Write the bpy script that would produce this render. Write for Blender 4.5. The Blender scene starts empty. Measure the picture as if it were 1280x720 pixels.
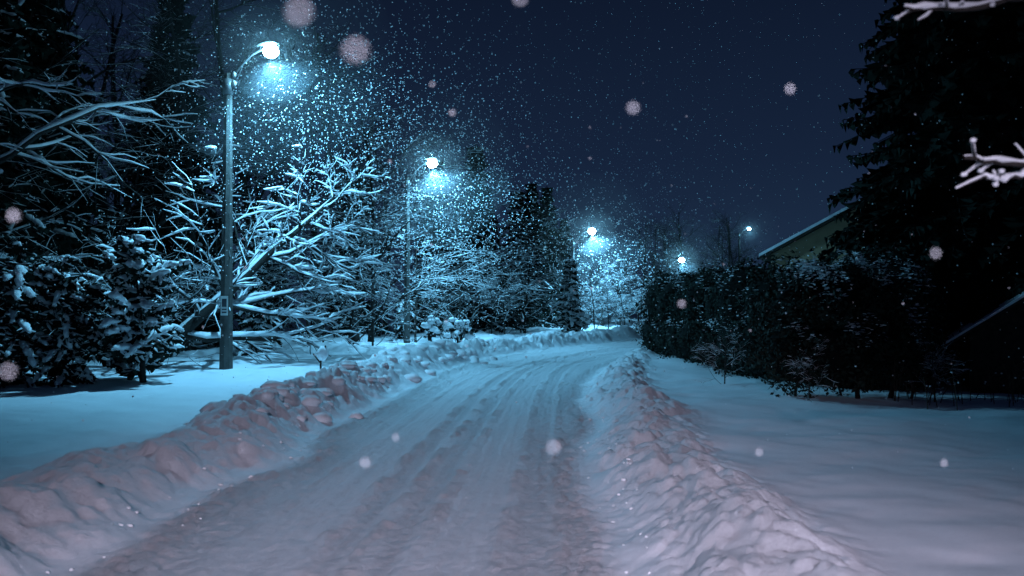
import bpy, math, random
import numpy as np
from mathutils import Vector, Matrix

scene = bpy.context.scene
PI = math.pi

# ------------------------------------------------------------------ materials
def new_mat(name):
    m = bpy.data.materials.new(name); m.use_nodes = True
    nt = m.node_tree
    for n in list(nt.nodes): nt.nodes.remove(n)
    out = nt.nodes.new('ShaderNodeOutputMaterial')
    return m, nt, out

def principled(name, col, rough=0.8, noise=0.25, nscale=8.0, bump=0.0, bscale=30.0, metallic=0.0, spec=0.3):
    m, nt, out = new_mat(name)
    b = nt.nodes.new('ShaderNodeBsdfPrincipled')
    b.inputs['Roughness'].default_value = rough
    b.inputs['Metallic'].default_value = metallic
    b.inputs['Specular IOR Level'].default_value = spec
    geo = nt.nodes.new('ShaderNodeNewGeometry')
    nz = nt.nodes.new('ShaderNodeTexNoise'); nz.inputs['Scale'].default_value = nscale
    nz.inputs['Detail'].default_value = 5
    nt.links.new(geo.outputs['Position'], nz.inputs['Vector'])
    r = nt.nodes.new('ShaderNodeValToRGB')
    r.color_ramp.elements[0].position = 0.3; r.color_ramp.elements[1].position = 0.7
    r.color_ramp.elements[0].color = tuple(c*(1-noise) for c in col)+(1,)
    r.color_ramp.elements[1].color = tuple(min(1, c*(1+noise)) for c in col)+(1,)
    nt.links.new(nz.outputs['Fac'], r.inputs['Fac'])
    nt.links.new(r.outputs['Color'], b.inputs['Base Color'])
    if bump > 0:
        n2 = nt.nodes.new('ShaderNodeTexNoise'); n2.inputs['Scale'].default_value = bscale
        n2.inputs['Detail'].default_value = 6
        nt.links.new(geo.outputs['Position'], n2.inputs['Vector'])
        bp = nt.nodes.new('ShaderNodeBump'); bp.inputs['Strength'].default_value = bump
        bp.inputs['Distance'].default_value = 0.03
        nt.links.new(n2.outputs['Fac'], bp.inputs['Height'])
        nt.links.new(bp.outputs['Normal'], b.inputs['Normal'])
    nt.links.new(b.outputs['BSDF'], out.inputs['Surface'])
    return m

M_snow = principled('snow', (0.82, 0.84, 0.87), 0.75, 0.06, 6, 0.6, 45)
M_bark = principled('bark', (0.026, 0.022, 0.020), 0.9, 0.4, 20, 0.6, 40)
M_needle = principled('needles', (0.010, 0.018, 0.013), 0.8, 0.5, 3, spec=.15)
M_leaf = principled('hedge_leaf', (0.012, 0.018, 0.012), 0.7, 0.5, 4, spec=.2)
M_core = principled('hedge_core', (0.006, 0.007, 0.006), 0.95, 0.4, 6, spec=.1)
M_pole = principled('weathered_pole', (0.08, 0.076, 0.072), 0.85, 0.3, 5, 0.5, 40)
M_metal = principled('galvanised_metal', (0.2, 0.21, 0.22), 0.5, 0.15, 12, metallic=0.6)
M_wire = principled('wire', (0.03, 0.03, 0.03), 0.6)
M_plaster = principled('plaster', (0.34, 0.25, 0.15), 0.9, 0.1, 2, 0.3, 20)
M_glass = principled('dark_glass', (0.02, 0.025, 0.03), 0.15, 0.1, 2, spec=0.6)
M_wood = principled('dark_wood', (0.04, 0.03, 0.024), 0.85, 0.4, 9, 0.4, 30)
M_white = principled('white_paint', (0.7, 0.7, 0.68), 0.6, 0.08, 10)
M_sign = principled('sign_plate', (0.6, 0.6, 0.58), 0.5, 0.1, 10)
M_ink = principled('sign_ink', (0.05, 0.05, 0.06), 0.6)
M_stalk = principled('dry_stalk', (0.06, 0.045, 0.032), 0.9, 0.4, 10)

def ground_material():
    m, nt, out = new_mat('packed_snow')
    L = nt.links.new
    b = nt.nodes.new('ShaderNodeBsdfPrincipled')
    b.inputs['Roughness'].default_value = 0.6
    b.inputs['Specular IOR Level'].default_value = 0.4
    at = nt.nodes.new('ShaderNodeAttribute'); at.attribute_name = 'dirt'
    geo = nt.nodes.new('ShaderNodeNewGeometry')
    n1 = nt.nodes.new('ShaderNodeTexNoise'); n1.inputs['Scale'].default_value = 22; n1.inputs['Detail'].default_value = 9
    n1.inputs['Roughness'].default_value = 0.85
    L(geo.outputs['Position'], n1.inputs['Vector'])
    md = nt.nodes.new('ShaderNodeMath'); md.operation = 'MULTIPLY_ADD'
    L(n1.outputs['Fac'], md.inputs[0]); md.inputs[1].default_value = 0.9
    L(at.outputs['Fac'], md.inputs[2])
    s = nt.nodes.new('ShaderNodeMath'); s.operation = 'SUBTRACT'; s.use_clamp = True
    L(md.outputs[0], s.inputs[0]); s.inputs[1].default_value = 0.45
    mix = nt.nodes.new('ShaderNodeMix'); mix.data_type = 'RGBA'
    mix.inputs[6].default_value = (0.82, 0.84, 0.88, 1)
    mix.inputs[7].default_value = (0.34, 0.36, 0.41, 1)
    L(s.outputs[0], mix.inputs[0])
    L(mix.outputs[2], b.inputs['Base Color'])
    n2 = nt.nodes.new('ShaderNodeTexNoise'); n2.inputs['Scale'].default_value = 30; n2.inputs['Detail'].default_value = 10
    n2.inputs['Roughness'].default_value = 0.85
    L(geo.outputs['Position'], n2.inputs['Vector'])
    at2 = nt.nodes.new('ShaderNodeAttribute'); at2.attribute_name = 'rough'
    bp = nt.nodes.new('ShaderNodeBump'); bp.inputs['Distance'].default_value = 0.08
    L(at2.outputs['Fac'], bp.inputs['Strength'])
    L(n2.outputs['Fac'], bp.inputs['Height'])
    L(bp.outputs['Normal'], b.inputs['Normal'])
    L(b.outputs['BSDF'], out.inputs['Surface'])
    return m
M_ground = ground_material()

def flake_material():
    m, nt, out = new_mat('snowflake')
    d = nt.nodes.new('ShaderNodeBsdfDiffuse'); d.inputs['Color'].default_value = (0.92, 0.94, 0.96, 1)
    t = nt.nodes.new('ShaderNodeBsdfTranslucent'); t.inputs['Color'].default_value = (0.92, 0.94, 0.96, 1)
    mx = nt.nodes.new('ShaderNodeMixShader'); mx.inputs[0].default_value = 0.45
    nt.links.new(d.outputs[0], mx.inputs[1]); nt.links.new(t.outputs[0], mx.inputs[2])
    nt.links.new(mx.outputs[0], out.inputs['Surface'])
    return m
M_flake = flake_material()

def emission(name, col, st):
    m, nt, out = new_mat(name)
    e = nt.nodes.new('ShaderNodeEmission'); e.inputs['Color'].default_value = (*col, 1); e.inputs['Strength'].default_value = st
    nt.links.new(e.outputs[0], out.inputs['Surface'])
    return m
M_bulb = emission('lamp_lens_lit', (0.24, 0.70, 1.0), 300)
M_bulb_warm = emission('lamp_lens_warm', (1.0, 0.8, 0.9), 15)

# ------------------------------------------------------------------ helpers
def link(o): scene.collection.objects.link(o); return o
def empty(name, loc=(0, 0, 0)):
    o = bpy.data.objects.new(name, None); o.location = loc
    o.empty_display_size = 0.3
    return link(o)

class MB:
    def __init__(s): s.v = []; s.f = []; s.m = []
    def tube(s, pts, rad, sides=5, mat=0, flat=1.0, cap=False):
        n = len(pts); base = len(s.v)
        for i in range(n):
            a = pts[max(i-1, 0)]; b = pts[min(i+1, n-1)]
            d = (b-a)
            if d.length < 1e-9: d = Vector((0, 0, 1))
            d = d.normalized()
            ref = Vector((0, 0, 1)) if abs(d.z) < 0.95 else Vector((1, 0, 0))
            e1 = d.cross(ref).normalized(); e2 = e1.cross(d).normalized()
            r = rad[i]
            for k in range(sides):
                an = 2*PI*k/sides
                s.v.append(pts[i]+e1*(math.cos(an)*r)+e2*(math.sin(an)*r*flat))
        for i in range(n-1):
            for k in range(sides):
                k2 = (k+1) % sides
                s.f.append((base+i*sides+k, base+i*sides+k2, base+(i+1)*sides+k2, base+(i+1)*sides+k)); s.m.append(mat)
        if cap:
            s.f.append(tuple(base+k for k in range(sides))[::-1]); s.m.append(mat)
            s.f.append(tuple(base+(n-1)*sides+k for k in range(sides))); s.m.append(mat)
    def tri(s, a, b, c, mat=0):
        i = len(s.v); s.v += [a, b, c]; s.f.append((i, i+1, i+2)); s.m.append(mat)
    def quad(s, a, b, c, d, mat=0):
        i = len(s.v); s.v += [a, b, c, d]; s.f.append((i, i+1, i+2, i+3)); s.m.append(mat)
    def box(s, lo, hi, mat=0):
        i = len(s.v)
        for z in (lo[2], hi[2]):
            for (x, y) in ((lo[0], lo[1]), (hi[0], lo[1]), (hi[0], hi[1]), (lo[0], hi[1])):
                s.v.append(Vector((x, y, z)))
        for q in ((0, 3, 2, 1), (4, 5, 6, 7), (0, 1, 5, 4), (1, 2, 6, 5), (2, 3, 7, 6), (3, 0, 4, 7)):
            s.f.append(tuple(i+k for k in q)); s.m.append(mat)
    def blob(s, c, rx, ry, rz, mat=0, rng=None, rough=0.15, nu=10, nv=7, jit=0.0):
        i0 = len(s.v)
        ph = [rng.uniform(0, 6.28) for _ in range(4)] if rng else [0]*4
        for j in range(nv+1):
            th = PI*j/nv
            for k in range(nu):
                an = 2*PI*k/nu
                w = 1+rough*(math.sin(3*an+ph[0]+2*th)+math.sin(5*th+ph[1]+an*2)*.6+math.sin(an*1+ph[2])*.7)*math.sin(th)
                if jit and 0 < j < nv: w *= 1+rng.uniform(-jit, jit)
                s.v.append(Vector((c[0]+rx*w*math.sin(th)*math.cos(an), c[1]+ry*w*math.sin(th)*math.sin(an), c[2]+rz*w*math.cos(th))))
        for j in range(nv):
            for k in range(nu):
                k2 = (k+1) % nu
                s.f.append((i0+j*nu+k, i0+(j+1)*nu+k, i0+(j+1)*nu+k2, i0+j*nu+k2)); s.m.append(mat)
    def mesh(s, name, mats, smooth=True):
        me = bpy.data.meshes.new(name)
        me.from_pydata([tuple(v) for v in s.v], [], s.f)
        for m in mats: me.materials.append(m)
        me.polygons.foreach_set('material_index', s.m)
        me.polygons.foreach_set('use_smooth', [smooth]*len(s.f))
        me.update()
        return me
    def obj(s, name, mats, smooth=True, parent=None, loc=(0, 0, 0)):
        o = bpy.data.objects.new(name, s.mesh(name, mats, smooth)); link(o)
        o.location = loc
        if parent is not None: o.parent = parent
        return o

def np_mesh(name, V, F, mats, mi=None, smooth=True):
    me = bpy.data.meshes.new(name)
    nv = len(V); nf = len(F); k = F.shape[1]
    me.vertices.add(nv); me.vertices.foreach_set('co', V.astype(np.float32).ravel())
    me.loops.add(nf*k); me.loops.foreach_set('vertex_index', F.astype(np.int32).ravel())
    me.polygons.add(nf)
    me.polygons.foreach_set('loop_start', np.arange(0, nf*k, k, dtype=np.int32))
    me.polygons.foreach_set('use_smooth', np.full(nf, smooth))
    for m in mats: me.materials.append(m)
    if mi is not None: me.polygons.foreach_set('material_index', mi.astype(np.int32))
    me.update(calc_edges=True); me.validate()
    return me

# ------------------------------------------------------------------ noise
def hash2(ix, iy, seed):
    h = (ix.astype(np.int64)*374761393 + iy.astype(np.int64)*668265263 + seed*1442695041) & 0xffffffff
    h = ((h ^ (h >> 13))*1274126177) & 0xffffffff
    h = h ^ (h >> 16)
    h = (h*2246822519) & 0xffffffff
    h = h ^ (h >> 15)
    return (h & 0xffffff)/float(0x1000000)
def vnoise(x, y, seed=0):
    ix = np.floor(x); iy = np.floor(y); fx = x-ix; fy = y-iy
    fx = fx*fx*(3-2*fx); fy = fy*fy*(3-2*fy)
    a = hash2(ix, iy, seed); b = hash2(ix+1, iy, seed); c = hash2(ix, iy+1, seed); d = hash2(ix+1, iy+1, seed)
    return (a*(1-fx)+b*fx)*(1-fy)+(c*(1-fx)+d*fx)*fy - 0.5
def fbm(x, y, oct=4, seed=0, g=0.5):
    s = 0; a = 1.0
    for o in range(oct):
        s = s + a*vnoise(x*2**o+o*17.3, y*2**o-o*9.1, seed+o); a *= g
    return s
def bumps(x, y, scale, seed=0, dens=0.8):
    X = x/scale; Y = y/scale
    ix = np.floor(X); iy = np.floor(Y); best = np.zeros_like(X)
    for dx in (-1, 0, 1):
        for dy in (-1, 0, 1):
            cx = ix+dx; cy = iy+dy
            px = cx+hash2(cx, cy, seed); py = cy+hash2(cx, cy, seed+1)
            r = 0.35+0.55*hash2(cx, cy, seed+2)
            on = hash2(cx, cy, seed+3) < dens
            d2 = ((X-px)**2+(Y-py)**2)/(r*r)
            v = np.sqrt(np.clip(1-d2, 0, 1))*r*on
            best = np.maximum(best, v)
    return best
def sstep(a, b, x):
    t = np.clip((x-a)/(b-a), 0, 1); return t*t*(3-2*t)

# ------------------------------------------------------------------ road layout
ty = np.arange(-40, 400, 0.1)
def table(pts, w=41):
    a = np.interp(ty, [p[0] for p in pts], [p[1] for p in pts])
    k = np.ones(w)/w
    return np.convolve(np.pad(a, w//2, mode='edge'), k, mode='valid')
TL = table([(-40, -3.3), (0, -3.1), (10, -2.9), (18, -2.6), (28, -2.1), (35, -0.5), (42, 2.1), (50, 5.6), (60, 10.2), (73, 16.5), (115, 38), (200, 90), (400, 200)], 61)
TR = table([(-40, 0.3), (0, 0.55), (6, 0.68), (12, 1.1), (18, 1.4), (22, 1.8), (30, 3.1), (38, 5.6), (46, 9.3), (54, 13.2), (73, 22), (115, 43), (200, 96), (400, 208)], 61)
HL = table([(-40, .30), (8, .31), (14, .38), (22, .38), (26, .58), (31, .60), (36, .40), (45, .62), (60, .7), (120, .5), (400, .2)])
HR = table([(-40, .22), (8, .22), (16, .24), (24, .22), (40, .24), (400, .2)])
def tab(T, y): return np.interp(y, ty, T)

def height(x, y, want=False):
    xl = tab(TL, y); xr = tab(TR, y); hl = tab(HL, y); hr = tab(HR, y)
    wob = 0.35*fbm(y*0.45, x*0+3.3, 3, 5); wob2 = 0.30*fbm(y*0.5, x*0+8.7, 3, 9)
    dl = xl-x+wob; dr = x-xr+wob2
    gl = (0.15+0.10*fbm(x*.22, y*.22, 4, 21)+0.03*fbm(x*1.3, y*1.3, 3, 23))*sstep(0.1, 1.6, dl)
    far = sstep(18, 26, y)*sstep(1.5, 4, dl)
    gl = gl+far*(0.45*np.maximum(fbm(x*.6, y*.35, 4, 31), 0)+0.10)
    gr = (0.15+0.12*fbm(x*.3, y*.3, 4, 41)+0.05*fbm(x*1.1, y*1.1, 3, 43))*sstep(0.1, 1.4, dr)
    gr = gr+sstep(20, 30, y)*sstep(.5, 2.5, dr)*.20
    bl = hl*(0.9+0.5*fbm(x*.5, y*.8, 3, 51))*np.exp(-np.abs((dl-.85)/.62)**2.4)
    br = hr*(0.85+0.6*fbm(x*.6, y*.9, 3, 61))*np.exp(-np.abs((dr-.75)/.5)**2.2)
    ml = np.exp(-np.abs((dl-.78)/.80)**3); mr = np.exp(-np.abs((dr-.75)/.68)**3)
    wx = x+0.16*fbm(x*3, y*3, 3, 71); wy = y+0.16*fbm(x*3+9, y*3, 3, 72)
    b1 = bumps(wx, wy, .55, 81, .7); b2 = bumps(wx, wy, .27, 85, .6); b3 = bumps(wx, wy, .11, 89, .5)
    rough = 0.55+0.8*np.exp(-((y-17)/5.5)**2)
    soft = fbm(x*2.0, y*2.0, 5, 91, .6)
    bl = bl+ml*rough*(.14*b1+.12*b2+.06*b3)*sstep(-.15, .4, dl)+ml*.11*soft
    br = br+mr*(.12*b1+.13*b2*(vnoise(x*.9, y*.9, 77)+.7)+.05*b3)*sstep(-.2, .3, dr)+mr*.10*soft
    p = x-(xl+xr)/2
    inr = sstep(-.1, .35, -dl)*sstep(-.1, .35, -dr)
    pw = p+.04*fbm(y*.2, x*0, 2, 101)
    def g(c, w): return np.exp(-(np.abs(pw-c)/w)**3)
    rut = g(-.20, .10)+g(.22, .10)+.8*g(1.24, .13)+.55*g(-1.20, .11)+.35*g(.66, .06)+.3*g(-.62, .06)
    ridg = g(.01, .08)+.9*g(-.36, .07)+g(.40, .08)+.8*g(1.03, .08)+.7*g(1.46, .07)+.5*g(-1.0, .08)+.4*g(-1.42, .09)
    streak = fbm(p*9, y*.25, 3, 111); fine = fbm(p*24, y*.5, 3, 112)
    brk = sstep(-.3, .35, fbm(x*3.2, y*2.0, 3, 113))
    zr = -.022*rut+.017*ridg*(.7+.5*brk)+.008*streak+.008*fine
    crumbs = bumps(x, y, .065, 121, .6); crumbs2 = bumps(wx, wy, .13, 125, .35)
    edge = np.exp(-((dl+.24)/.32)**2)+np.exp(-((dr+.20)/.28)**2)
    cm = np.clip(edge*.9+.8*ridg*brk+.25*rut+.14, 0, 1.1)
    zr = zr+cm*(.038*crumbs+.028*crumbs2*edge+.022*crumbs2)+(.007+.012*cm)*fbm(x*14, y*10, 4, 131, .65)
    tread = np.sin(y*2*PI/.085+p*18)*.5+.5
    zr = zr+.012*tread*np.clip(g(-.20, .1)+g(.22, .1)+g(1.24, .1)+.6*g(-1.20, .1), 0, 1)
    z = zr*inr+np.maximum(gl, 0)+np.maximum(gr, 0)+bl*sstep(-.5, .1, dl)+br*sstep(-.5, .1, dr)
    z = z+sstep(70, 300, y)*1.5*(1-inr)
    if not want: return z
    dirt = inr*np.clip(.0+.20*rut+.02*edge+.10*streak+.14*fine+.05*fbm(x*2.5, y*1.2, 3, 115), 0, 1)
    dirt = dirt+ml*.02*sstep(9, 14, y)
    ru = .22+.55*np.clip(ml+mr, 0, 1)*(1-inr)+inr*(.5+.45*np.clip(cm, 0, 1))
    return z, np.clip(dirt, 0, 1), dl, dr, ru

xs = list(np.arange(-6.2, 4.6, .022))
s = .03; xv = xs[-1]
while xv < 200: s = min(s*1.04, 6); xv += s; xs.append(xv)
s = .03; xv = xs[0]; left = []
while xv > -200: s = min(s*1.035, 6); xv -= s; left.append(xv)
xs = np.array(left[::-1]+xs)
ys = [-40, -30, -22, -16, -12, -9, -7, -5, -3.5, -2.4, -1.5, -.8, -.3, 0.2]
yv = .6
while yv < 3.6: ys.append(yv); yv += .12
while yv < 330: ys.append(yv); yv += max(.026, yv*.0052)
ys = np.array(ys)
X, Y = np.meshgrid(xs, ys)
Z, D, DL, DR, RU = height(X, Y, True)
ny, nx = X.shape
V = np.stack([X.ravel(), Y.ravel(), Z.ravel()], 1)
gzx = np.gradient(Z, xs, axis=1); gzy = np.gradient(Z, ys, axis=0)
N = np.stack([-gzx.ravel(), -gzy.ravel(), np.ones(nx*ny)], 1); N /= np.linalg.norm(N, axis=1)[:, None]
idx = np.arange(nx*ny).reshape(ny, nx)
F = np.stack([idx[:-1, :-1], idx[:-1, 1:], idx[1:, 1:], idx[1:, :-1]], -1).reshape(-1, 4)
dlc = DL[:-1, :-1].ravel(); drc = DR[:-1, :-1].ravel()
region = np.zeros(len(F), int)
region[(dlc < 0) & (drc < 0)] = 1
region[(dlc >= 0) & (dlc < 1.7)] = 2
region[(drc >= 0) & (drc < 1.5)] = 3
for rid, nm in ((0, 'ground'), (1, 'road'), (2, 'snow_bank'), (3, 'snow_bank')):
    Fs = F[region == rid]
    used = np.unique(Fs)
    remap = np.full(nx*ny, -1); remap[used] = np.arange(len(used))
    me = np_mesh(nm, V[used], remap[Fs], [M_ground])
    at = me.attributes.new('dirt', 'FLOAT', 'POINT'); at.data.foreach_set('value', D.ravel()[used].astype(np.float32))
    at = me.attributes.new('rough', 'FLOAT', 'POINT'); at.data.foreach_set('value', RU.ravel()[used].astype(np.float32))
    me.normals_split_custom_set_from_vertices([tuple(n) for n in N[used]])
    link(bpy.data.objects.new(nm, me))

def hz(x, y): return float(height(np.array([float(x)]), np.array([float(y)]))[0])

rng = random.Random(4)
mb = MB()
def clod(x, y, r, sink=.5):
    z = hz(x, y)
    mb.blob((x, y, z+r*(.6-sink)), r*rng.uniform(.75, 1.4), r*rng.uniform(.75, 1.4), r*rng.uniform(.5, .85), 0, rng, .15, 9, 6, .10)
for i in range(110):
    y = rng.gauss(17, 3.2)
    if y < 10 or y > 26: continue
    x = float(tab(TL, y))-.85+rng.gauss(0, .42)
    clod(x, y, rng.choice([.05, .06, .08, .10, .13, .16]), .65)
for i in range(160):
    y = rng.uniform(5, 26); x = float(tab(TL, y))+abs(rng.gauss(0, .35))-.3
    clod(x, y, rng.uniform(.008, .022), .65)
for i in range(130):
    y = rng.uniform(5, 24); x = float(tab(TR, y))-abs(rng.gauss(0, .25))+.3
    clod(x, y, rng.uniform(.008, .022), .65)
for i in range(50):
    y = rng.uniform(22, 36); x = float(tab(TL, y))-.8+rng.gauss(0, .5)
    clod(x, y, rng.uniform(.08, .2), .6)
mb.obj('snow_clods', [M_snow])

# ------------------------------------------------------------------ trees
def rand_perp(d, rng):
    v = Vector((rng.gauss(0, 1), rng.gauss(0, 1), rng.gauss(0, 1)))
    v = v-d*v.dot(d)
    return v.normalized() if v.length > 1e-6 else Vector((1, 0, 0))

def bare_tree_mesh(name, seed, h, trunk_r, limbs=12, snow=1.0, lean=(0, 0), first=.18, flatness=.0, kids=(7, 6, 4), curl=.16, limb_len=.5, leanc=.06):
    rng = random.Random(seed); mb = MB()
    def grow(p, d, L, r, lev):
        n = (9, 6, 4, 3)[lev]
        pts = [p.copy()]; dd = d.copy()
        for i in range(n):
            j = rand_perp(dd, rng)*curl*(1.1 if lev else .45)
            dd = (dd+j+Vector((0, 0, (.02, .05, -.03, -.05)[lev]))).normalized()
            if lev == 0: dd = (dd+Vector((lean[0], lean[1], 0))*leanc).normalized()
            pts.append(pts[-1]+dd*(L/n))
        tip = (.25, .22, .3, .5)[lev]
        rad = [r*(1-(1-tip)*(i/n)) for i in range(n+1)]
        if lev == 0: rad[0] *= 1.35
        mb.tube(pts, rad, (8, 5, 4, 3)[lev], 0)
        if snow > 0 and (lev > 0 or lean[0] > .5):
            sp = []; sr = []
            for i, q in enumerate(pts):
                if rng.random() < .9:
                    steep = abs((pts[min(i+1, n)]-pts[max(i-1, 0)]).normalized().z)
                    k = max(.15, 1-steep*.95)*snow*rng.uniform(.6, 1.3)
                    w = (rad[i]*.75+.010)*k
                    if lev == 0: w = rad[i]*.9*rng.uniform(.7, 1.1)
                    if lev == 1: w = min(w, rad[i]*1.3+.012)
                    sp.append(q+Vector((0, 0, rad[i]*.55+w*.45))); sr.append(w)
            if len(sp) > 1:
                sr[0] *= .5; sr[-1] *= .5
                mb.tube(sp, sr, 4 if lev < 3 else 3, 1)
        if lev >= 3: return
        nk = limbs if lev == 0 else kids[lev-1]
        for c in range(nk):
            t = (first+(1-first)*(c+rng.random())/nk) if lev == 0 else rng.uniform(.15, 1)
            f = t*n; i = min(int(f), n-1); q = pts[i].lerp(pts[i+1], f-i)
            bd = (pts[i+1]-pts[i]).normalized()
            side = rand_perp(bd, rng)
            if lev > 0: side = (side+Vector((0, 0, .1))).normalized()
            a = rng.uniform(.75, 1.25) if lev == 0 else rng.uniform(.5, 1.05)
            nd = (bd*math.cos(a)+side*math.sin(a))
            if flatness: nd.z *= (1-flatness)
            nd.normalize()
            if lev == 0:
                l = h*limb_len*(1.1-.75*t)*rng.uniform(.7, 1.15); rr = trunk_r*(1-.72*t)*rng.uniform(.4, .6)
            else:
                l = L*rng.uniform(.35, .62)*(1.1-.35*t); rr = max(.008, r*(1-.7*t)*rng.uniform(.4, .6))
            grow(q, nd, l, rr, lev+1)
    grow(Vector((0, 0, -.2)), Vector((lean[0]*.6, lean[1]*.6, 1)).normalized(), h, trunk_r, 0)
    return mb.mesh(name, [M_bark, M_snow])

def spruce_mesh(name, seed, h, R, snow=.3, whorls=34, per=8, bottom=.06, droop=.5, nl=.34, padr=.08, power=.85, irr=.0, lean=0.0):
    rng = random.Random(seed); mb = MB()
    mb.tube([Vector((0, 0, -.2)), Vector((0.03+lean*.4, 0, h*.5)), Vector((lean, 0, h))], [h*.014+.03, h*.009+.015, .01], 6, 0)
    sect = [rng.uniform(1-irr, 1+irr*.5) for _ in range(9)]
    for w in range(whorls):
        t = bottom+(1-bottom)*(w+rng.uniform(-.3, .3))/whorls
        t = min(max(t, .02), .985)
        wl = rng.uniform(1-irr, 1+irr*.3)
        for b in range(per):
            z0 = h*min(.985, max(.02, t+irr*rng.uniform(-.5, .5)/whorls*1.6))
            az = rng.uniform(0, 2*PI)
            L = (R*(1-t)**power*rng.uniform(.62-.3*irr, 1.12)+.06*R)*wl*sect[int(az/(2*PI)*9) % 9]
            ca, sa = math.cos(az), math.sin(az)
            up = rng.uniform(.0, .22)-.12*(1-t)+irr*rng.uniform(0, .8); dr_ = droop*rng.uniform(.6, 1.4)
            ox = lean*t
            def P(s): return Vector((ox+ca*L*s, sa*L*s, z0+L*(up*s-dr_*s*s+.12*s**4)))
            ns = max(4, int(L/(nl*.42)))
            pts = [P(i/ns) for i in range(ns+1)]
            mb.tube(pts, [.018*(1-.7*i/ns)*(h/8)**.5+.004 for i in range(ns+1)], 3, 0)
            side = Vector((-sa, ca, 0)); outd = Vector((ca, sa, 0))
            for i in range(1, ns+1):
                s = i/ns
                for sg in (-1, 1):
                    tl = nl*rng.uniform(.6, 1.2)*(.45+1.0*math.sin(min(1, s*.9+.1)*PI)**.7)*(1.15-.3*s)
                    d = (side*sg*rng.uniform(.6, 1)+outd*rng.uniform(.35, .9)+Vector((0, 0, rng.uniform(-.7, .05+.5*irr)))).normalized()
                    q = pts[i]+Vector((0, 0, rng.uniform(-.03, .02)))
                    e = q+d*tl
                    wd = d.cross(Vector((0, 0, 1))).normalized()*nl*.13
                    tiltv = Vector((0, 0, nl*rng.uniform(-.10, .10)))
                    mm = q.lerp(e, .45)
                    mb.quad(q, mm+wd+tiltv, e, mm-wd-tiltv, 2)
                    e2 = mm+Vector((rng.uniform(-.1, .1)*nl, rng.uniform(-.1, .1)*nl, -nl*rng.uniform(.3, .6)))
                    mb.tri(q, e2, e, 2)
                    if snow > 0 and rng.random() < snow*.8:
                        k = padr*.45*rng.uniform(.6, 1.3)
                        u3 = Vector((0, 0, k*.6))
                        mb.tube([q+u3, q.lerp(e, .5)+u3, q.lerp(e, .95)+u3*.6], [k*.8, k, k*.35], 4, 1, .6)
            if snow > 0 and rng.random() < snow*1.2:
                a0 = rng.uniform(.1, .6)
                sp = []; sr = []
                m = max(3, ns)
                for i in range(m+1):
                    s = a0+(1.02-a0)*i/m
                    k = padr*rng.uniform(.5, 1.4)*(.5 if i in (0, m) else 1)
                    sp.append(P(s)+Vector((0, 0, k*.55+.01))); sr.append(k)
                mb.tube(sp, sr, 6, 1, .65, True)
    for i in range(8):
        a = rng.uniform(0, 6.28); q = Vector((lean, 0, h*(.95+.05*i/8)))
        mb.tri(q, q+Vector((math.cos(a)*.1, math.sin(a)*.1, .1)), q+Vector((math.cos(a+.6)*.1, math.sin(a+.6)*.1, -.04)), 2)
    return mb.mesh(name, [M_bark, M_snow, M_needle], smooth=True)

def place(me, name, x, y, s=1.0, rot=None, parent=None, sz=None, dz=0):
    o = bpy.data.objects.new(name, me); link(o)
    o.location = (x, y, hz(x, y)+dz-.03)
    o.rotation_euler = (0, 0, random.uniform(0, 6.28) if rot is None else rot)
    o.scale = (s, s, s if sz is None else sz)
    if parent is not None: o.parent = parent
    return o
random.seed(11)

BT = [bare_tree_mesh('bare_tree_mesh_a', 1, 15, .20, 15, .6, first=.12),
      bare_tree_mesh('bare_tree_mesh_b', 2, 13, .16, 14, .7, first=.10, flatness=.3),
      bare_tree_mesh('bare_tree_mesh_c', 3, 16, .22, 16, .5, first=.15),
      bare_tree_mesh('bare_tree_mesh_d', 4, 11, .13, 13, 1.2, first=.06, flatness=.25)]
SHR = [bare_tree_mesh('shrub_mesh_a', 7, 3.4, .05, 11, .9, first=.02, kids=(6, 5, 3), limb_len=.8),
       bare_tree_mesh('shrub_mesh_b', 8, 4.6, .06, 12, 1.0, first=.02, kids=(6, 5, 3), limb_len=.75)]
SNOWTREE = bare_tree_mesh('snow_tree_mesh', 21, 6.6, .17, 17, 2.8, lean=(1.5, -.15), first=.14, kids=(7, 5, 3), limb_len=.66, flatness=.3, leanc=.045, curl=.20)
BIGLIMB = bare_tree_mesh('big_limb_tree_mesh', 33, 14, .24, 15, 2.4, lean=(.15, 0), first=.18, flatness=.55, limb_len=.36, kids=(8, 6, 3), curl=.28)
SP = [spruce_mesh('spruce_mesh_a', 1, 12, 3.0, .12, 40, 10, padr=.07, irr=.25),
      spruce_mesh('spruce_mesh_b', 2, 11, 2.7, .15, 36, 10, padr=.07, irr=.25)]
SPDARK = spruce_mesh('spruce_mesh_dark', 5, 14, 3.4, .0, 54, 12, nl=.40, bottom=.03, power=.6, irr=.2)
SPS = [spruce_mesh('snowy_spruce_mesh_a', 3, 4.2, 1.5, .75, 14, 7, nl=.26, padr=.09, bottom=.05, droop=.6, irr=.35),
       spruce_mesh('snowy_spruce_mesh_b', 4, 3.1, 1.45, .40, 12, 9, nl=.22, padr=.085, bottom=.08, droop=.75, power=.42, irr=.6, lean=.3),
       spruce_mesh('snowy_spruce_mesh_c', 6, 2.8, 1.3, .75, 13, 7, nl=.20, padr=.095, bottom=.12, droop=.40, power=.34, irr=.9, lean=-.3)]

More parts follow.
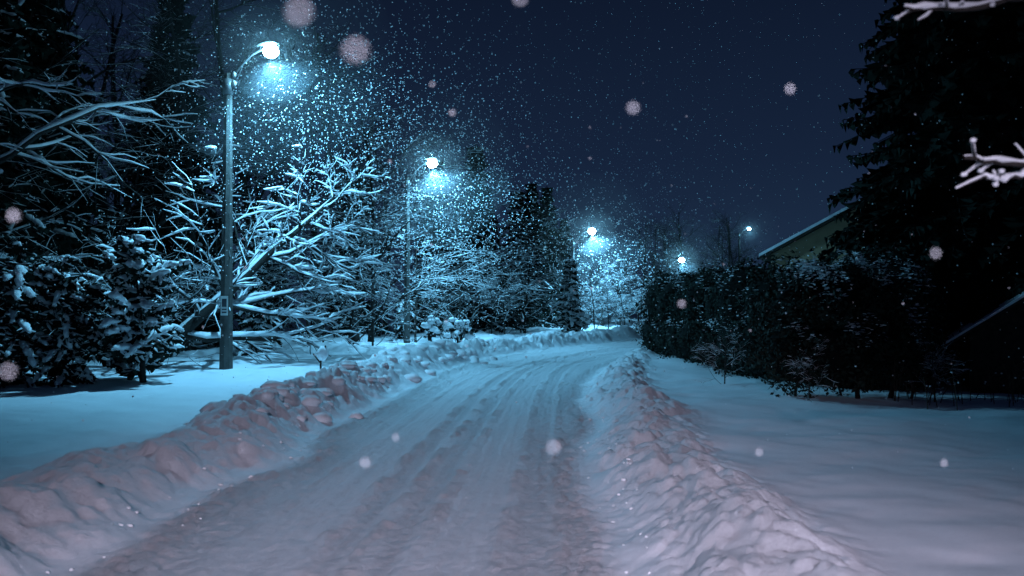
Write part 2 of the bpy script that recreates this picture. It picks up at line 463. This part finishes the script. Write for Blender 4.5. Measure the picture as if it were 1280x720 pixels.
place(SNOWTREE, 'snowy_tree', -10.6, 26.2, 1.12, 0)
place(BIGLIMB, 'snowy_tree', -12.3, 21.5, 1.0, .2)
for (x, y, k, s) in [(-16, 26, 0, 1.05), (-14.5, 33, 2, 1.0), (-11.5, 32, 1, 1.0), (-9.6, 35, 2, 1.0), (-12.5, 39, 2, 1.0), (-17, 37, 1, 1.1),
                     (-20, 31, 2, 1), (-7.6, 44, 2, .95), (-6.2, 40, 3, .9), (-10, 46, 0, 1), (-4.3, 50, 3, .95), (-14, 50, 2, 1.05), (-8, 57, 1, .95),
                     (-2.2, 56, 3, .85), (-20, 46, 0, 1.1), (-24, 38, 2, 1.1), (-1, 63, 1, .8), (.8, 58, 3, .7), (-6, 68, 2, .8), (4.2, 80, 3, .85),
                     (8.3, 84, 3, .75), (10.5, 88, 3, .6), (12.5, 97, 3, .7), (7, 95, 0, .65), (14.5, 104, 3, .6), (9.5, 79, 3, .55), (7.4, 75, 3, .5)]:
    place(BT[k], 'bare_tree', x, y, s)
for (x, y, s) in [(-2.4, 60, 1.14), (-5.2, 62, .98), (.4, 69, .97), (3.0, 78, 1.0), (-9, 52, .9), (4.8, 83, .82), (-18.5, 29, 1.0), (-3.7, 65, .9), (1.6, 74, 1.0)]:
    place(SP[random.randint(0, 1)], 'spruce_tree', x, y, s)
place(SPS[0], 'snowy_spruce', -8.6, 30.5, .85)
place(SPS[0], 'snowy_spruce', 3.9, 61, 1.25)
place(SPS[1], 'snowy_spruce', -10.9, 19.6, 1.0, .4)
place(SPS[1], 'snowy_spruce', -9.7, 19.9, .92, 2.6)
place(SPS[2], 'snowy_spruce', -8.2, 20.3, 1.15, 1.0)
place(SPS[2], 'snowy_spruce', -8.9, 21.2, 1.0, 3.4)
place(SPS[1], 'snowy_spruce', -5.6, 46, .75)
for (x, y) in [(-12.5, 24.5), (-14, 26), (-7.6, 34), (-11, 29.5), (-5.8, 38), (-4.6, 43.5), (-9.8, 33), (-2.6, 47), (-3.9, 52), (-1.2, 54), (.6, 61), (-14.5, 22),
               (-6.6, 37), (-8.3, 40), (2.4, 66), (6.3, 77), (8.0, 80), (5.2, 73), (-12.9, 30), (9.6, 83), (-.4, 50), (-11.6, 22.5), (-9.9, 23.2),
               (7.2, 68), (8.8, 71), (10.2, 74), (11.5, 78), (12.6, 82), (6.0, 66), (9.4, 66.5)]:
    place(SHR[random.randint(0, 1)], 'shrub', x, y, random.uniform(.75, 1.15))

forest = empty('distant_forest')
for i in range(46):
    x = random.uniform(-85, 6); y = random.uniform(66, 125)
    if x > -4 and y < 90: continue
    m = random.choice([BT[0], BT[2], SP[0], SP[1], BT[1]])
    place(m, 'distant_tree', x, y, random.uniform(.75, 1.05), parent=forest)
for (x, y, k, s) in [(-22, 27, 0, 1), (-26, 33, 2, 1.1), (-20, 22, 2, 1), (-30, 28, 0, 1.1), (-24, 20, 2, 1.1), (-18, 18, 0, 1), (-32, 40, 2, 1.1), (-28, 47, 0, 1), (-16.5, 22.5, 1, 1)]:
    place(BT[k], 'distant_tree', x, y, s, parent=forest)
for (x, y, s) in [(-17, 24.5, 1.2), (-20, 25, 1.3), (-15.5, 19.5, 1.1), (-22, 23, 1.3), (-25, 27, 1.2), (-18, 33, 1.3), (-22, 36, 1.2), (-16, 41, 1.2), (-13.6, 17.6, .9),
                  (-15.5, 29, 1.25), (-13.5, 36, 1.2), (-19, 28, 1.3), (-16.5, 31, 1.3), (-14.2, 24.3, 1.15)]:
    place(SP[random.randint(0, 1)], 'distant_tree', x, y, s, parent=forest)
for i in range(18):
    x = random.uniform(17, 34); y = random.uniform(120, 145)
    place(random.choice([BT[0], BT[2], BT[1]]), 'distant_tree', x, y, random.uniform(.8, 1.0), parent=forest)
for i in range(10):
    place(random.choice([SP[0], BT[2]]), 'distant_tree', random.uniform(52, 90), random.uniform(60, 110), random.uniform(.6, .8), parent=forest)

for (x, y, s, r) in [(10.5, 21.5, 1.0, 0), (13.0, 19.6, 1.0, 2), (12.6, 25, 1.05, 1), (16.2, 22, 1.05, 3), (17, 28, 1.1, .5)]:
    place(SPDARK, 'spruce_tree', x, y, s, r)

# ------------------------------------------------------------------ leafy hedge and shrubs
def leaf_cloud(name, ells, n, size, seed, snow=.15, thick=.25, core=.84, stems=None, noise=.18, parent=None):
    r = np.random.RandomState(seed)
    E = np.array(ells, float)
    area = (E[:, 3]*E[:, 4]+E[:, 3]*E[:, 5]+E[:, 4]*E[:, 5]); pr = area/area.sum()
    k = r.choice(len(E), n, p=pr)
    d = r.normal(size=(n, 3)); d /= np.linalg.norm(d, axis=1)[:, None]
    lump = 1+noise*(np.sin(d[:, 0]*7+k)*np.cos(d[:, 1]*6+2*k)+np.sin(d[:, 2]*8+k*3)*.7)
    rr = lump*(1-thick*r.rand(n)**1.6+.10*(r.rand(n) < .1))
    P = E[k, :3]+d*E[k, 3:]*rr[:, None]
    keep = np.ones(n, bool)
    for e in E:
        q = ((P-e[:3])/e[3:]); keep &= ~((q**2).sum(1) < .55)
    keep &= P[:, 2] > .12
    P = P[keep]; d = d[keep]; n = len(P)
    nr = d+r.normal(size=(n, 3))*.8; nr /= np.linalg.norm(nr, axis=1)[:, None]
    a = np.cross(nr, r.normal(size=(n, 3))); a /= np.linalg.norm(a, axis=1)[:, None]; b = np.cross(nr, a)
    sz = size*r.uniform(.6, 1.3, n)
    tuft = vnoise(P[:, 0]*2.2+P[:, 2]*1.7, P[:, 1]*2.2-P[:, 2], seed)
    sn = (d[:, 2]*.55+tuft*1.2+r.rand(n)*.35) > (1.0-snow*1.6)
    a[sn, 2] *= .3; b[sn, 2] *= .3; sz = np.where(sn, sz*1.25, sz)
    A = a*sz[:, None]; B = b*sz[:, None]*.5
    Vv = np.stack([P-A, P-B, P+A, P+B], 1).reshape(-1, 3)
    Fv = np.arange(n*4).reshape(-1, 4)
    me = np_mesh(name, Vv, Fv, [M_leaf, M_snow], sn.astype(int), smooth=False)
    o = empty(name)
    lo = bpy.data.objects.new('foliage', me); link(lo); lo.parent = o
    mb = MB(); rg = random.Random(seed)
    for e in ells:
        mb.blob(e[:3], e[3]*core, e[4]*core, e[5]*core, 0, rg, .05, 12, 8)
    mb.obj('light_block_core', [M_core], parent=o)  # solid dark blobs added inside the leaves to block light
    if stems:
        mb = MB()
        for (sx, sy, tx, tyy, tz, rad) in stems:
            b0 = Vector((sx, sy, hz(sx, sy)-.1)); t0 = Vector((tx, tyy, tz))
            pts = [b0.lerp(t0, i/5)+Vector((rg.uniform(-.04, .04), rg.uniform(-.04, .04), 0)) for i in range(6)]
            mb.tube(pts, [rad*(1-.1*i) for i in range(6)], 6, 0)
        mb.obj('stems', [M_bark], parent=o)
    return o

ells = []
hp = [(5.3, 30.5), (5.45, 29), (5.6, 27.5), (5.75, 26), (5.9, 24.5), (6.1, 23), (6.3, 21.6), (6.6, 20.3), (7.1, 19.4), (7.9, 18.9)]
rg = random.Random(3)
for i, (x, y) in enumerate(hp):
    dz = -.03*i
    ells.append((x, y, .95, 1.12, 1.15, 1.0))
    ells.append((x+rg.uniform(-.1, .1), y, 2.05+dz+rg.uniform(-.1, .1), .95, 1.1, 1.0))
    ells.append((x+rg.uniform(-.3, .3), y+rg.uniform(-.3, .3), 2.45+dz+rg.uniform(-.1, .12), .6, .7, .62))
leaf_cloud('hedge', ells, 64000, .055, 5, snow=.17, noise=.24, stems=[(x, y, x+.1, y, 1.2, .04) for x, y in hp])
ells = [(5.5, 17.3, 1.7, .85, .8, .85), (6.1, 17.0, 1.9, .8, .8, .8), (6.8, 17.2, 1.75, .85, .8, .9), (5.2, 17.0, 1.0, .65, .6, .7), (6.0, 16.7, 1.0, .8, .6, .75),
        (7.0, 16.9, 1.2, .7, .6, .65), (5.7, 17.2, 2.2, .5, .5, .5), (6.6, 17.4, 2.3, .5, .5, .55)]
leaf_cloud('leafy_shrub', ells, 28000, .05, 9, snow=.12, thick=.4, core=.68, noise=.34,
           stems=[(5.3, 17, 5.4, 17, 1.3, .03), (6.35, 16.8, 6.4, 16.8, 1.4, .05), (6.95, 16.8, 7.1, 16.8, 1.4, .05), (7.4, 16.9, 7.3, 16.8, 1.4, .035), (6.2, 17.2, 6.0, 16.9, 1.4, .025)])
ells = [(8.2, 19.6, 1.7, .8, .8, 1.0), (8.4, 20.2, 2.2, .9, .9, 1.1), (9.0, 20.8, 1.6, .8, .8, 1.0)]
leaf_cloud('leafy_shrub', ells, 9000, .055, 13, snow=.06, thick=.4, core=.75, noise=.28, stems=[(8.2, 19.6, 8.2, 19.6, 1.2, .04), (8.8, 20.4, 8.8, 20.4, 1.2, .04)])

for (x, y, s) in [(4.7, 20.2, .34), (5.3, 16.3, .3), (7.6, 16.4, .34)]:
    place(SHR[0], 'shrub', x, y, s)
mb = MB(); rg = random.Random(8)
for i in range(90):
    x = rg.uniform(6.8, 11.2); y = rg.uniform(14.9, 17.2); z = hz(x, y)
    hgt = rg.uniform(.3, .9)
    p0 = Vector((x, y, z-.03)); lx = rg.uniform(-.2, .2); ly = rg.uniform(-.2, .2)
    pts = [p0, p0+Vector((lx*.3, ly*.3, hgt*.5)), p0+Vector((lx, ly, hgt))]
    mb.tube(pts, [.009, .007, .005], 4, 0)
    for b in range(3):
        t = rg.uniform(.5, 1); q = pts[1].lerp(pts[2], (t-.5)*2); a = rg.uniform(0, 6.28)
        e = q+Vector((math.cos(a)*.1, math.sin(a)*.1, .09)); mb.tube([q, e], [.005, .004], 3, 0)
        if rg.random() < .3: mb.blob(e, .018, .018, .014, 1, None, 0, 5, 4)
mb.obj('dry_plants', [M_stalk, M_snow])

# overhanging snowy branches near the camera (tree stands off frame to the right)
mb = MB(); rg = random.Random(12)
trunk = [Vector((4.3, 4.4, -.1)), Vector((4.25, 4.35, 1.5)), Vector((4.35, 4.3, 3)), Vector((4.3, 4.4, 5.2)), Vector((4.4, 4.4, 7))]
mb.tube(trunk, [.16, .13, .11, .08, .03], 9, 0)
def snowlimb(pts, r0, tw=6, sw=1.0):
    pts = [Vector(p) for p in pts]
    fine = []
    for i in range(len(pts)-1):
        for k in range(6):
            q = pts[i].lerp(pts[i+1], k/6); fine.append(q+Vector((rg.uniform(-1, 1), rg.uniform(-1, 1), rg.uniform(-1, 1)))*.010)
    fine.append(pts[-1]); n = len(fine)
    rad = [r0*(1-.75*i/(n-1)) for i in range(n)]
    mb.tube(fine, rad, 6, 0)
    sp = [q+Vector((0, 0, rad[i]*.8+.006)) for i, q in enumerate(fine)]
    sr = [(rad[i]*.7+.009)*rg.uniform(.45, 1.6)*sw*(.4 if i in (0, n-1) else 1) for i in range(n)]
    mb.tube(sp, sr, 7, 1, .8, True)
    for t in range(tw):
        i = rg.randint(n//2, n-2); q = fine[i]; d0 = (fine[i+1]-fine[i-1]).normalized()
        sd = rand_perp(d0, rg); sd.z *= .6
        d1 = (d0*.7+sd*.9).normalized(); l = rg.uniform(.04, .14)
        e = q+d1*l; mm = q+d1*l*.5+Vector((0, 0, rg.uniform(-.01, .015)))
        mb.tube([q, mm, e], [.006, .004, .003], 4, 0)
        mb.tube([q+Vector((0, 0, .008)), mm+Vector((0, 0, .009)), e+Vector((0, 0, .005))], [.007, .010*rg.uniform(.7, 1.4), .006], 6, 1, .8, True)
        if rg.random() < .35: mb.blob(e+Vector((0, 0, .005)), .014, .014, .010, 1, rg, .25, 7, 5)
snowlimb([(4.28, 4.35, 2.1), (3.4, 4.2, 2.35), (2.6, 4.05, 2.42), (2.25, 4.0, 2.44), (1.97, 3.95, 2.46)], .028, 12)
snowlimb([(2.35, 4.0, 2.43), (2.15, 3.95, 2.36), (2.02, 3.9, 2.37)], .010, 5)
snowlimb([(4.3, 4.38, 2.8), (3.2, 4.2, 3.15), (2.4, 4.0, 3.22), (2.0, 4.0, 3.13), (1.72, 3.95, 3.12)], .026, 7)
snowlimb([(4.3, 4.38, 3.6), (3.4, 4.5, 4.2), (2.8, 4.4, 4.6)], .03, 6)
snowlimb([(4.3, 4.38, 4.6), (5.0, 5.0, 5.2), (5.6, 5.4, 5.6)], .03, 6)
mb.obj('snowy_tree', [M_bark, M_snow])

def snow_mound(x, y, s, seed):
    rg = random.Random(seed); mb = MB(); z = hz(x, y)
    for i in range(14):
        a = rg.uniform(0, 6.28); r = rg.uniform(0, .55)*s; hh = rg.uniform(.35, 1.25)*s*(1-.4*r)
        q = Vector((x+math.cos(a)*r, y+math.sin(a)*r, z+hh))
        mb.tube([Vector((x+rg.uniform(-.1, .1), y, z-.05)), q], [.02, .012], 5, 1)
        mb.blob(q, rg.uniform(.13, .24)*s, rg.uniform(.13, .24)*s, rg.uniform(.09, .16)*s, 0, rg, .15)
        for k in range(24):
            b = Vector((rg.gauss(0, 1), rg.gauss(0, 1), rg.gauss(0, .7)-.4)).normalized()*.25*s
            mb.tri(q, q+b, q+b*.6+Vector((.05, .03, -.04)), 2)
    mb.obj('snow_covered_shrub', [M_snow, M_bark, M_needle])
snow_mound(-3.6, 40, 1.0, 1); snow_mound(-2.4, 40.5, 1.1, 2); snow_mound(-2.9, 39.6, .8, 3); snow_mound(4.6, 62, 1.2, 4)
mb = MB(); z = hz(-4.6, 22)
mb.tube([Vector((-4.6, 22, z-.1)), Vector((-4.62, 22, z+.35)), Vector((-4.5, 22, z+.75))], [.03, .025, .02], 6, 0)
mb.tube([Vector((-4.6, 22, z+.3)), Vector((-4.8, 22, z+.55))], [.02, .015], 5, 0)
mb.blob((-4.58, 22, z+.55), .14, .13, .18, 1, random.Random(2), .15)
mb.obj('snow_capped_stake', [M_wood, M_snow])

# ------------------------------------------------------------------ street lamps
CY = (0.18, 0.63, 1.0)
def halo_material(name, dens):
    m, nt, out = new_mat(name)
    vs = nt.nodes.new('ShaderNodeVolumeScatter'); vs.inputs['Density'].default_value = dens; vs.inputs['Anisotropy'].default_value = .0
    vs.inputs['Color'].default_value = (.92, .96, 1, 1)
    nt.links.new(vs.outputs[0], out.inputs['Volume'])
    return m
M_h1 = halo_material('lamp_halo_outer', .0045); M_h2 = halo_material('lamp_halo_inner', .011)  # scattering volumes added only around lamps, to form their glow
def street_lamp(x, y, zb, H, ax, rise, power, ay=-.35, lr=.17, extras=False, warm=False, spot=156, aim=None, rad0=.16, blend=.6, halo=0.0):
    o = empty('street_lamp', (x, y, 0))
    mb = MB()
    n = 10
    pts = [Vector((0, 0, zb-.3+(H-zb+.3)*i/n)) for i in range(n+1)]
    mb.tube(pts, [rad0*(1-.42*i/n) for i in range(n+1)], 8, 0, 1, True)
    mb.obj('pole', [M_pole], smooth=False, parent=o)
    mb = MB()
    pts = []
    for i in range(9):
        t = i/8
        pts.append(Vector((ax*t*.86, ay*t*.86, H-.25+(rise+.25)*math.sin(t*PI*.5))))
    mb.tube(pts, [.028]*9, 6, 0, 1, True)
    mb.tube([Vector((0, 0, H-.55)), Vector((0, 0, H-.15))], [.13, .13], 10, 0, 1, True)
    mb.tube([Vector((0, 0, H-.7)), Vector((ax*.35, ay*.35, H+rise*.35))], [.015, .015], 4, 0)
    mb.obj('arm', [M_metal], parent=o)
    hx, hy, hzz = ax, ay, H+rise
    d = Vector((ax, ay, 0)).normalized(); an = math.atan2(d.y, d.x)
    mb = MB()
    mb.tube([Vector((-.36, 0, -.02)), Vector((-.25, 0, 0)), Vector((0, 0, .02)), Vector((.16, 0, .02)), Vector((.26, 0, -.02))], [.05, .09, .13, .11, .04], 10, 0, .45, True)
    hd = mb.obj('lamp_head', [M_metal], parent=o); hd.location = (hx-.04, hy, hzz+.02+lr*.6); hd.rotation_euler = (0, 0, an)
    mb = MB(); mb.blob((0, 0, 0), lr, lr, lr*.85, 0, None, 0, 14, 10)
    ln = mb.obj('lens', [M_bulb_warm if warm else M_bulb], parent=o); ln.location = (hx, hy, hzz-.06)
    ld = bpy.data.lights.new('lamp_light', 'SPOT'); ld.energy = power; ld.color = (.84, .77, 1.0) if warm else CY
    ld.shadow_soft_size = .10
    ld.spot_size = math.radians(spot); ld.spot_blend = blend
    lo = bpy.data.objects.new('lamp_light', ld); link(lo); lo.parent = o; lo.location = (hx, hy, hzz-.06-lr-.1)
    A = Vector(aim) if aim else Vector((.35, -.0, -1))
    lo.rotation_euler = A.to_track_quat('-Z', 'Y').to_euler()
    if halo:  # two added scattering spheres give the lamp its halo
        for (rr, mm, nm) in ((3.2*halo, M_h1, 'lamp_halo'), (1.3*halo, M_h2, 'lamp_halo')):
            mb = MB(); mb.blob((0, 0, 0), rr, rr, rr, 0, None, 0, 24, 16)
            ho_ = mb.obj(nm, [mm], parent=o); ho_.location = (hx, hy, hzz-.1)
    if extras:
        mb = MB()
        mb.box((-.09, -.19, 2.5), (.09, -.165, 3.0), 0)
        mb.box((-.06, -.195, 2.72), (.06, -.191, 2.93), 1)
        mb.box((-.06, -.195, 2.56), (.06, -.191, 2.60), 1)
        mb.box((-.06, -.195, 2.64), (.06, -.191, 2.67), 1)
        pl = mb.obj('pole_number_plate', [M_sign, M_ink], smooth=False, parent=o); pl.location = (0, 0, -.85)
        mb = MB()
        mb.tube([Vector((-.1, 0, 5.9)), Vector((-.42, -.05, 5.93))], [.02, .02], 5, 0)
        mb.box((-.56, -.14, 5.84), (-.28, .06, 5.96), 0)
        mb.blob((-.42, -.04, 6.0), .17, .12, .06, 1, random.Random(4), .1)
        mb.obj('junction_box', [M_metal, M_snow], smooth=False, parent=o)
        mb = MB()
        for q in (7.85, 7.62):
            mb.tube([Vector((.08, 0, q-.12)), Vector((.16, -.05, q-.1)), Vector((.18, -.05, q+.02))], [.02, .02, .02], 5, 1)
            mb.blob((.18, -.05, q+.07), .06, .06, .08, 0, None, 0, 8, 6)
        mb.obj('insulators', [M_white, M_metal], parent=o)
    return o
street_lamp(-7.4, 23.6, hz(-7.4, 23.6), 7.95, 1.2, .55, 3300, extras=True, lr=.20, halo=1.0, rad0=.18)
street_lamp(-4.9, 42.5, hz(-4.9, 42.5), 8.0, 1.2, .65, 5400, lr=.24, halo=1.2)
street_lamp(4.9, 73, hz(4.9, 73), 7.4, 1.5, .7, 7500, lr=.30, rad0=.18, halo=1.5)
street_lamp(19.9, 115, hz(19.9, 115), 7.6, 1.5, .5, 2500, lr=.35, halo=1.8)
street_lamp(25.0, 100, hz(25.0, 100), 10.2, 1.0, .5, 200, lr=.16, halo=1.0)
street_lamp(-3.9, -7.0, hz(-3.9, -7), 4.6, 3.6, .5, 9500, ay=.3, warm=True, spot=46, aim=(.35, 10.0, -4.8), blend=1.0)  # unseen source behind the camera, street lamp body added to light the foreground

def wire(a, b, sag, name='overhead_wire', r=.012):
    mb = MB(); a = Vector(a); b = Vector(b); n = 20
    mb.tube([a.lerp(b, i/n)-Vector((0, 0, sag*4*(i/n)*(1-i/n))) for i in range(n+1)], [r]*(n+1), 4, 0)
    mb.obj(name, [M_wire])
wire((-7.22, 23.55, 7.7), (-4.75, 42.4, 7.7), .5); wire((-4.75, 42.4, 7.7), (5.0, 73, 7.2), .7)

# ------------------------------------------------------------------ house
ho = empty('plaster_house', (12.4, 43.5, 0)); ho.rotation_euler = (0, 0, math.radians(-21))
W, Dp, E, Rz = 9.4, 11.0, 4.45, 6.95
mb = MB()
def V3(*a): return Vector(a)
mb.quad(V3(0, 0, 0), V3(W, 0, 0), V3(W, 0, E), V3(0, 0, E), 0)
mb.tri(V3(0, 0, E), V3(W, 0, E), V3(W/2, 0, Rz), 0)
mb.quad(V3(0, Dp, 0), V3(0, 0, 0), V3(0, 0, E), V3(0, Dp, E), 0)
mb.quad(V3(W, 0, 0), V3(W, Dp, 0), V3(W, Dp, E), V3(W, 0, E), 0)
mb.quad(V3(W, Dp, 0), V3(0, Dp, 0), V3(0, Dp, E), V3(W, Dp, E), 0)
mb.tri(V3(W, Dp, E), V3(0, Dp, E), V3(W/2, Dp, Rz), 0)
mb.obj('walls', [M_plaster], smooth=False, parent=ho)
sl = (Rz-E)/(W/2)
def slab(x0, x1, th, z0, y0, y1, mat, nm, m):
    mb = MB()
    def zz(x): return E+sl*x if x <= W/2 else E+sl*(W-x)
    v = []
    for y in (y0, y1):
        v += [V3(x0, y, zz(x0)+z0), V3(x1, y, zz(x1)+z0), V3(x1, y, zz(x1)+z0+th), V3(x0, y, zz(x0)+z0+th)]
    mb.v = v; mb.f = [(0, 1, 2, 3), (7, 6, 5, 4), (0, 4, 5, 1), (3, 2, 6, 7), (0, 3, 7, 4), (1, 5, 6, 2)]; mb.m = [0]*6
    mb.obj(nm, [m], smooth=False, parent=ho)
slab(-.5, W/2, .12, .02, -.5, Dp+.5, 0, 'roof', M_wood); slab(W/2, W+.5, .12, .02, -.5, Dp+.5, 0, 'roof', M_wood)
slab(-.52, W/2, .14, .143, -.53, Dp+.53, 0, 'roof_snow', M_snow); slab(W/2, W+.52, .14, .143, -.53, Dp+.53, 0, 'roof_snow', M_snow)
mb = MB()
for (x, z) in ((1.5, 1.2), (4.0, 1.2), (6.6, 1.2), (4.1, 4.3)):
    mb.box((x, -.03, z), (x+1.2, .04, z+1.3), 0)
    mb.box((x+.08, -.045, z+.08), (x+.57, -.032, z+1.22), 1); mb.box((x+.63, -.045, z+.08), (x+1.12, -.032, z+1.22), 1)
mb.obj('windows', [M_white, M_glass], smooth=False, parent=ho)
mb = MB(); mb.box((6.2, 5, 5.2), (6.9, 5.7, 8.0), 0); mb.box((6.17, 4.97, 8.0), (6.93, 5.73, 8.15), 1)
mb.obj('chimney', [M_plaster, M_snow], smooth=False, parent=ho)
mb = MB(); mb.box((5.3, -.05, .1), (6.2, .05, 2.2), 0); mb.obj('door', [M_wood], smooth=False, parent=ho)

# garden shed with a low snowy roof, right edge
so = empty('garden_shed', (9.2, 18.3, 0)); so.rotation_euler = (0, 0, math.radians(-24))
mb = MB()
mb.box((0, 0, 0), (3.4, 2.6, 1.35), 0)
mb.tri(V3(0, 0, 1.35), V3(3.4, 0, 1.35), V3(1.7, 0, 2.5), 0); mb.tri(V3(3.4, 2.6, 1.35), V3(0, 2.6, 1.35), V3(1.7, 2.6, 2.5), 0)
mb.obj('walls', [M_wood], smooth=False, parent=so)
for sgn in (0, 1):
    for (th, off, m, nm) in ((.05, .01, M_wood, 'roof'), (.05, .063, M_snow, 'roof_snow')):
        mb = MB(); x0, x1 = (-.45, 1.7) if sgn == 0 else (1.7, 3.85)
        def zz(x): return 1.35+1.15*(x/1.7) if x <= 1.7 else 1.35+1.15*((3.4-x)/1.7)
        v = []
        for y in (-.3, 2.9):
            v += [V3(x0, y, zz(x0)+off), V3(x1, y, zz(x1)+off), V3(x1, y, zz(x1)+off+th), V3(x0, y, zz(x0)+off+th)]
        mb.v = v; mb.f = [(0, 1, 2, 3), (7, 6, 5, 4), (0, 4, 5, 1), (3, 2, 6, 7), (0, 3, 7, 4), (1, 5, 6, 2)]; mb.m = [0]*6
        mb.obj(nm, [m], smooth=False, parent=so)
mb = MB(); mb.box((1.2, -.04, .1), (2.1, .04, 1.25), 0); mb.obj('door', [M_bark], smooth=False, parent=so)

# ------------------------------------------------------------------ falling snow
r = np.random.RandomState(7)
P = []; S = []
def cloud(c, n, sx, sy, sz, smin, smax):
    p = r.normal(size=(n, 3))*np.array([sx, sy, sz])+np.array(c); P.append(p); S.append(r.uniform(smin, smax, n))
cloud((-4.7, 23.0, 6.2), 4600, 2.0, 2.2, 1.9, .010, .024)
cloud((-2.8, 42.0, 6.2), 3600, 2.4, 2.8, 2.4, .015, .032)
cloud((7.0, 73.0, 5.6), 2400, 3.4, 4.0, 2.6, .025, .05)
n = 12500
P.append(np.stack([r.uniform(-16, 12, n), r.uniform(12, 60, n), r.uniform(.3, 15, n)], 1)); S.append(r.uniform(.009, .021, n))
n = 1100
P.append(np.stack([r.uniform(-6, 6, n), r.uniform(3, 14, n), r.uniform(.1, 7, n)], 1)); S.append(r.uniform(.003, .006, n))
near = [(373, 13, .50), (443, 61, .52), (792, 134, 1.05), (691, 559, .95), (457, 578, 1.25), (1170, 317, 1.15), (990, 110, 1.3), (12, 465, .8), (495, 546, 1.7),
        (565, 140, 1.8), (852, 380, 1.6), (1178, 578, 1.8), (540, 104, 1.9), (948, 565, 1.7), (650, -4, .9), (15, 270, 1.0)]
nw = np.array([[(u-640)/1138*d, d, 1.8+(387-v)/1138*d] for (u, v, d) in near]); P.append(nw); S.append(np.array([.0048*min(1, d*1.0) if d > .6 else .0046 for (_, _, d) in near]))
P = np.concatenate(P); S = np.concatenate(S)
ok = (P[:, 2] > .25); P = P[ok]; S = S[ok]
oc = np.array([[1, 0, 0], [-1, 0, 0], [0, 1, 0], [0, -1, 0], [0, 0, 1], [0, 0, -1]], float)
of = np.array([[0, 2, 4], [2, 1, 4], [1, 3, 4], [3, 0, 4], [2, 0, 5], [1, 2, 5], [3, 1, 5], [0, 3, 5]])
Vf = (P[:, None, :]+oc[None]*S[:, None, None]*r.uniform(.7, 1.2, (len(P), 6))[..., None]).reshape(-1, 3)
Ff = (np.arange(len(P))[:, None, None]*6+of[None]).reshape(-1, 3)
link(bpy.data.objects.new('falling_snow', np_mesh('falling_snow', Vf, Ff, [M_flake])))

# ------------------------------------------------------------------ world
w = bpy.data.worlds.new('World'); scene.world = w; w.use_nodes = True
nt = w.node_tree
bg = nt.nodes['Background']
tc = nt.nodes.new('ShaderNodeTexCoord'); sp = nt.nodes.new('ShaderNodeSeparateXYZ'); rp = nt.nodes.new('ShaderNodeValToRGB')
nt.links.new(tc.outputs['Generated'], sp.inputs[0]); nt.links.new(sp.outputs['Z'], rp.inputs['Fac'])
e = rp.color_ramp.elements
e[0].position = 0.0; e[0].color = (.013, .030, .066, 1)
e[1].position = .38; e[1].color = (.0036, .0075, .021, 1)
x = e.new(.16); x.color = (.0076, .0165, .042, 1)
nt.links.new(rp.outputs['Color'], bg.inputs['Color']); bg.inputs['Strength'].default_value = 1.0

# ------------------------------------------------------------------ camera
cam = bpy.data.cameras.new('camera'); co = bpy.data.objects.new('camera', cam); link(co)
co.location = (0, 0, 1.8); co.rotation_euler = (math.radians(90+1.36), 0, 0)
cam.lens = 32; cam.sensor_width = 36; cam.clip_end = 1500; cam.clip_start = .05
cam.dof.use_dof = True; cam.dof.focus_distance = 22; cam.dof.aperture_fstop = 2.0
scene.camera = co
scene.view_settings.view_transform = 'Standard'; scene.view_settings.look = 'None'; scene.view_settings.exposure = 0
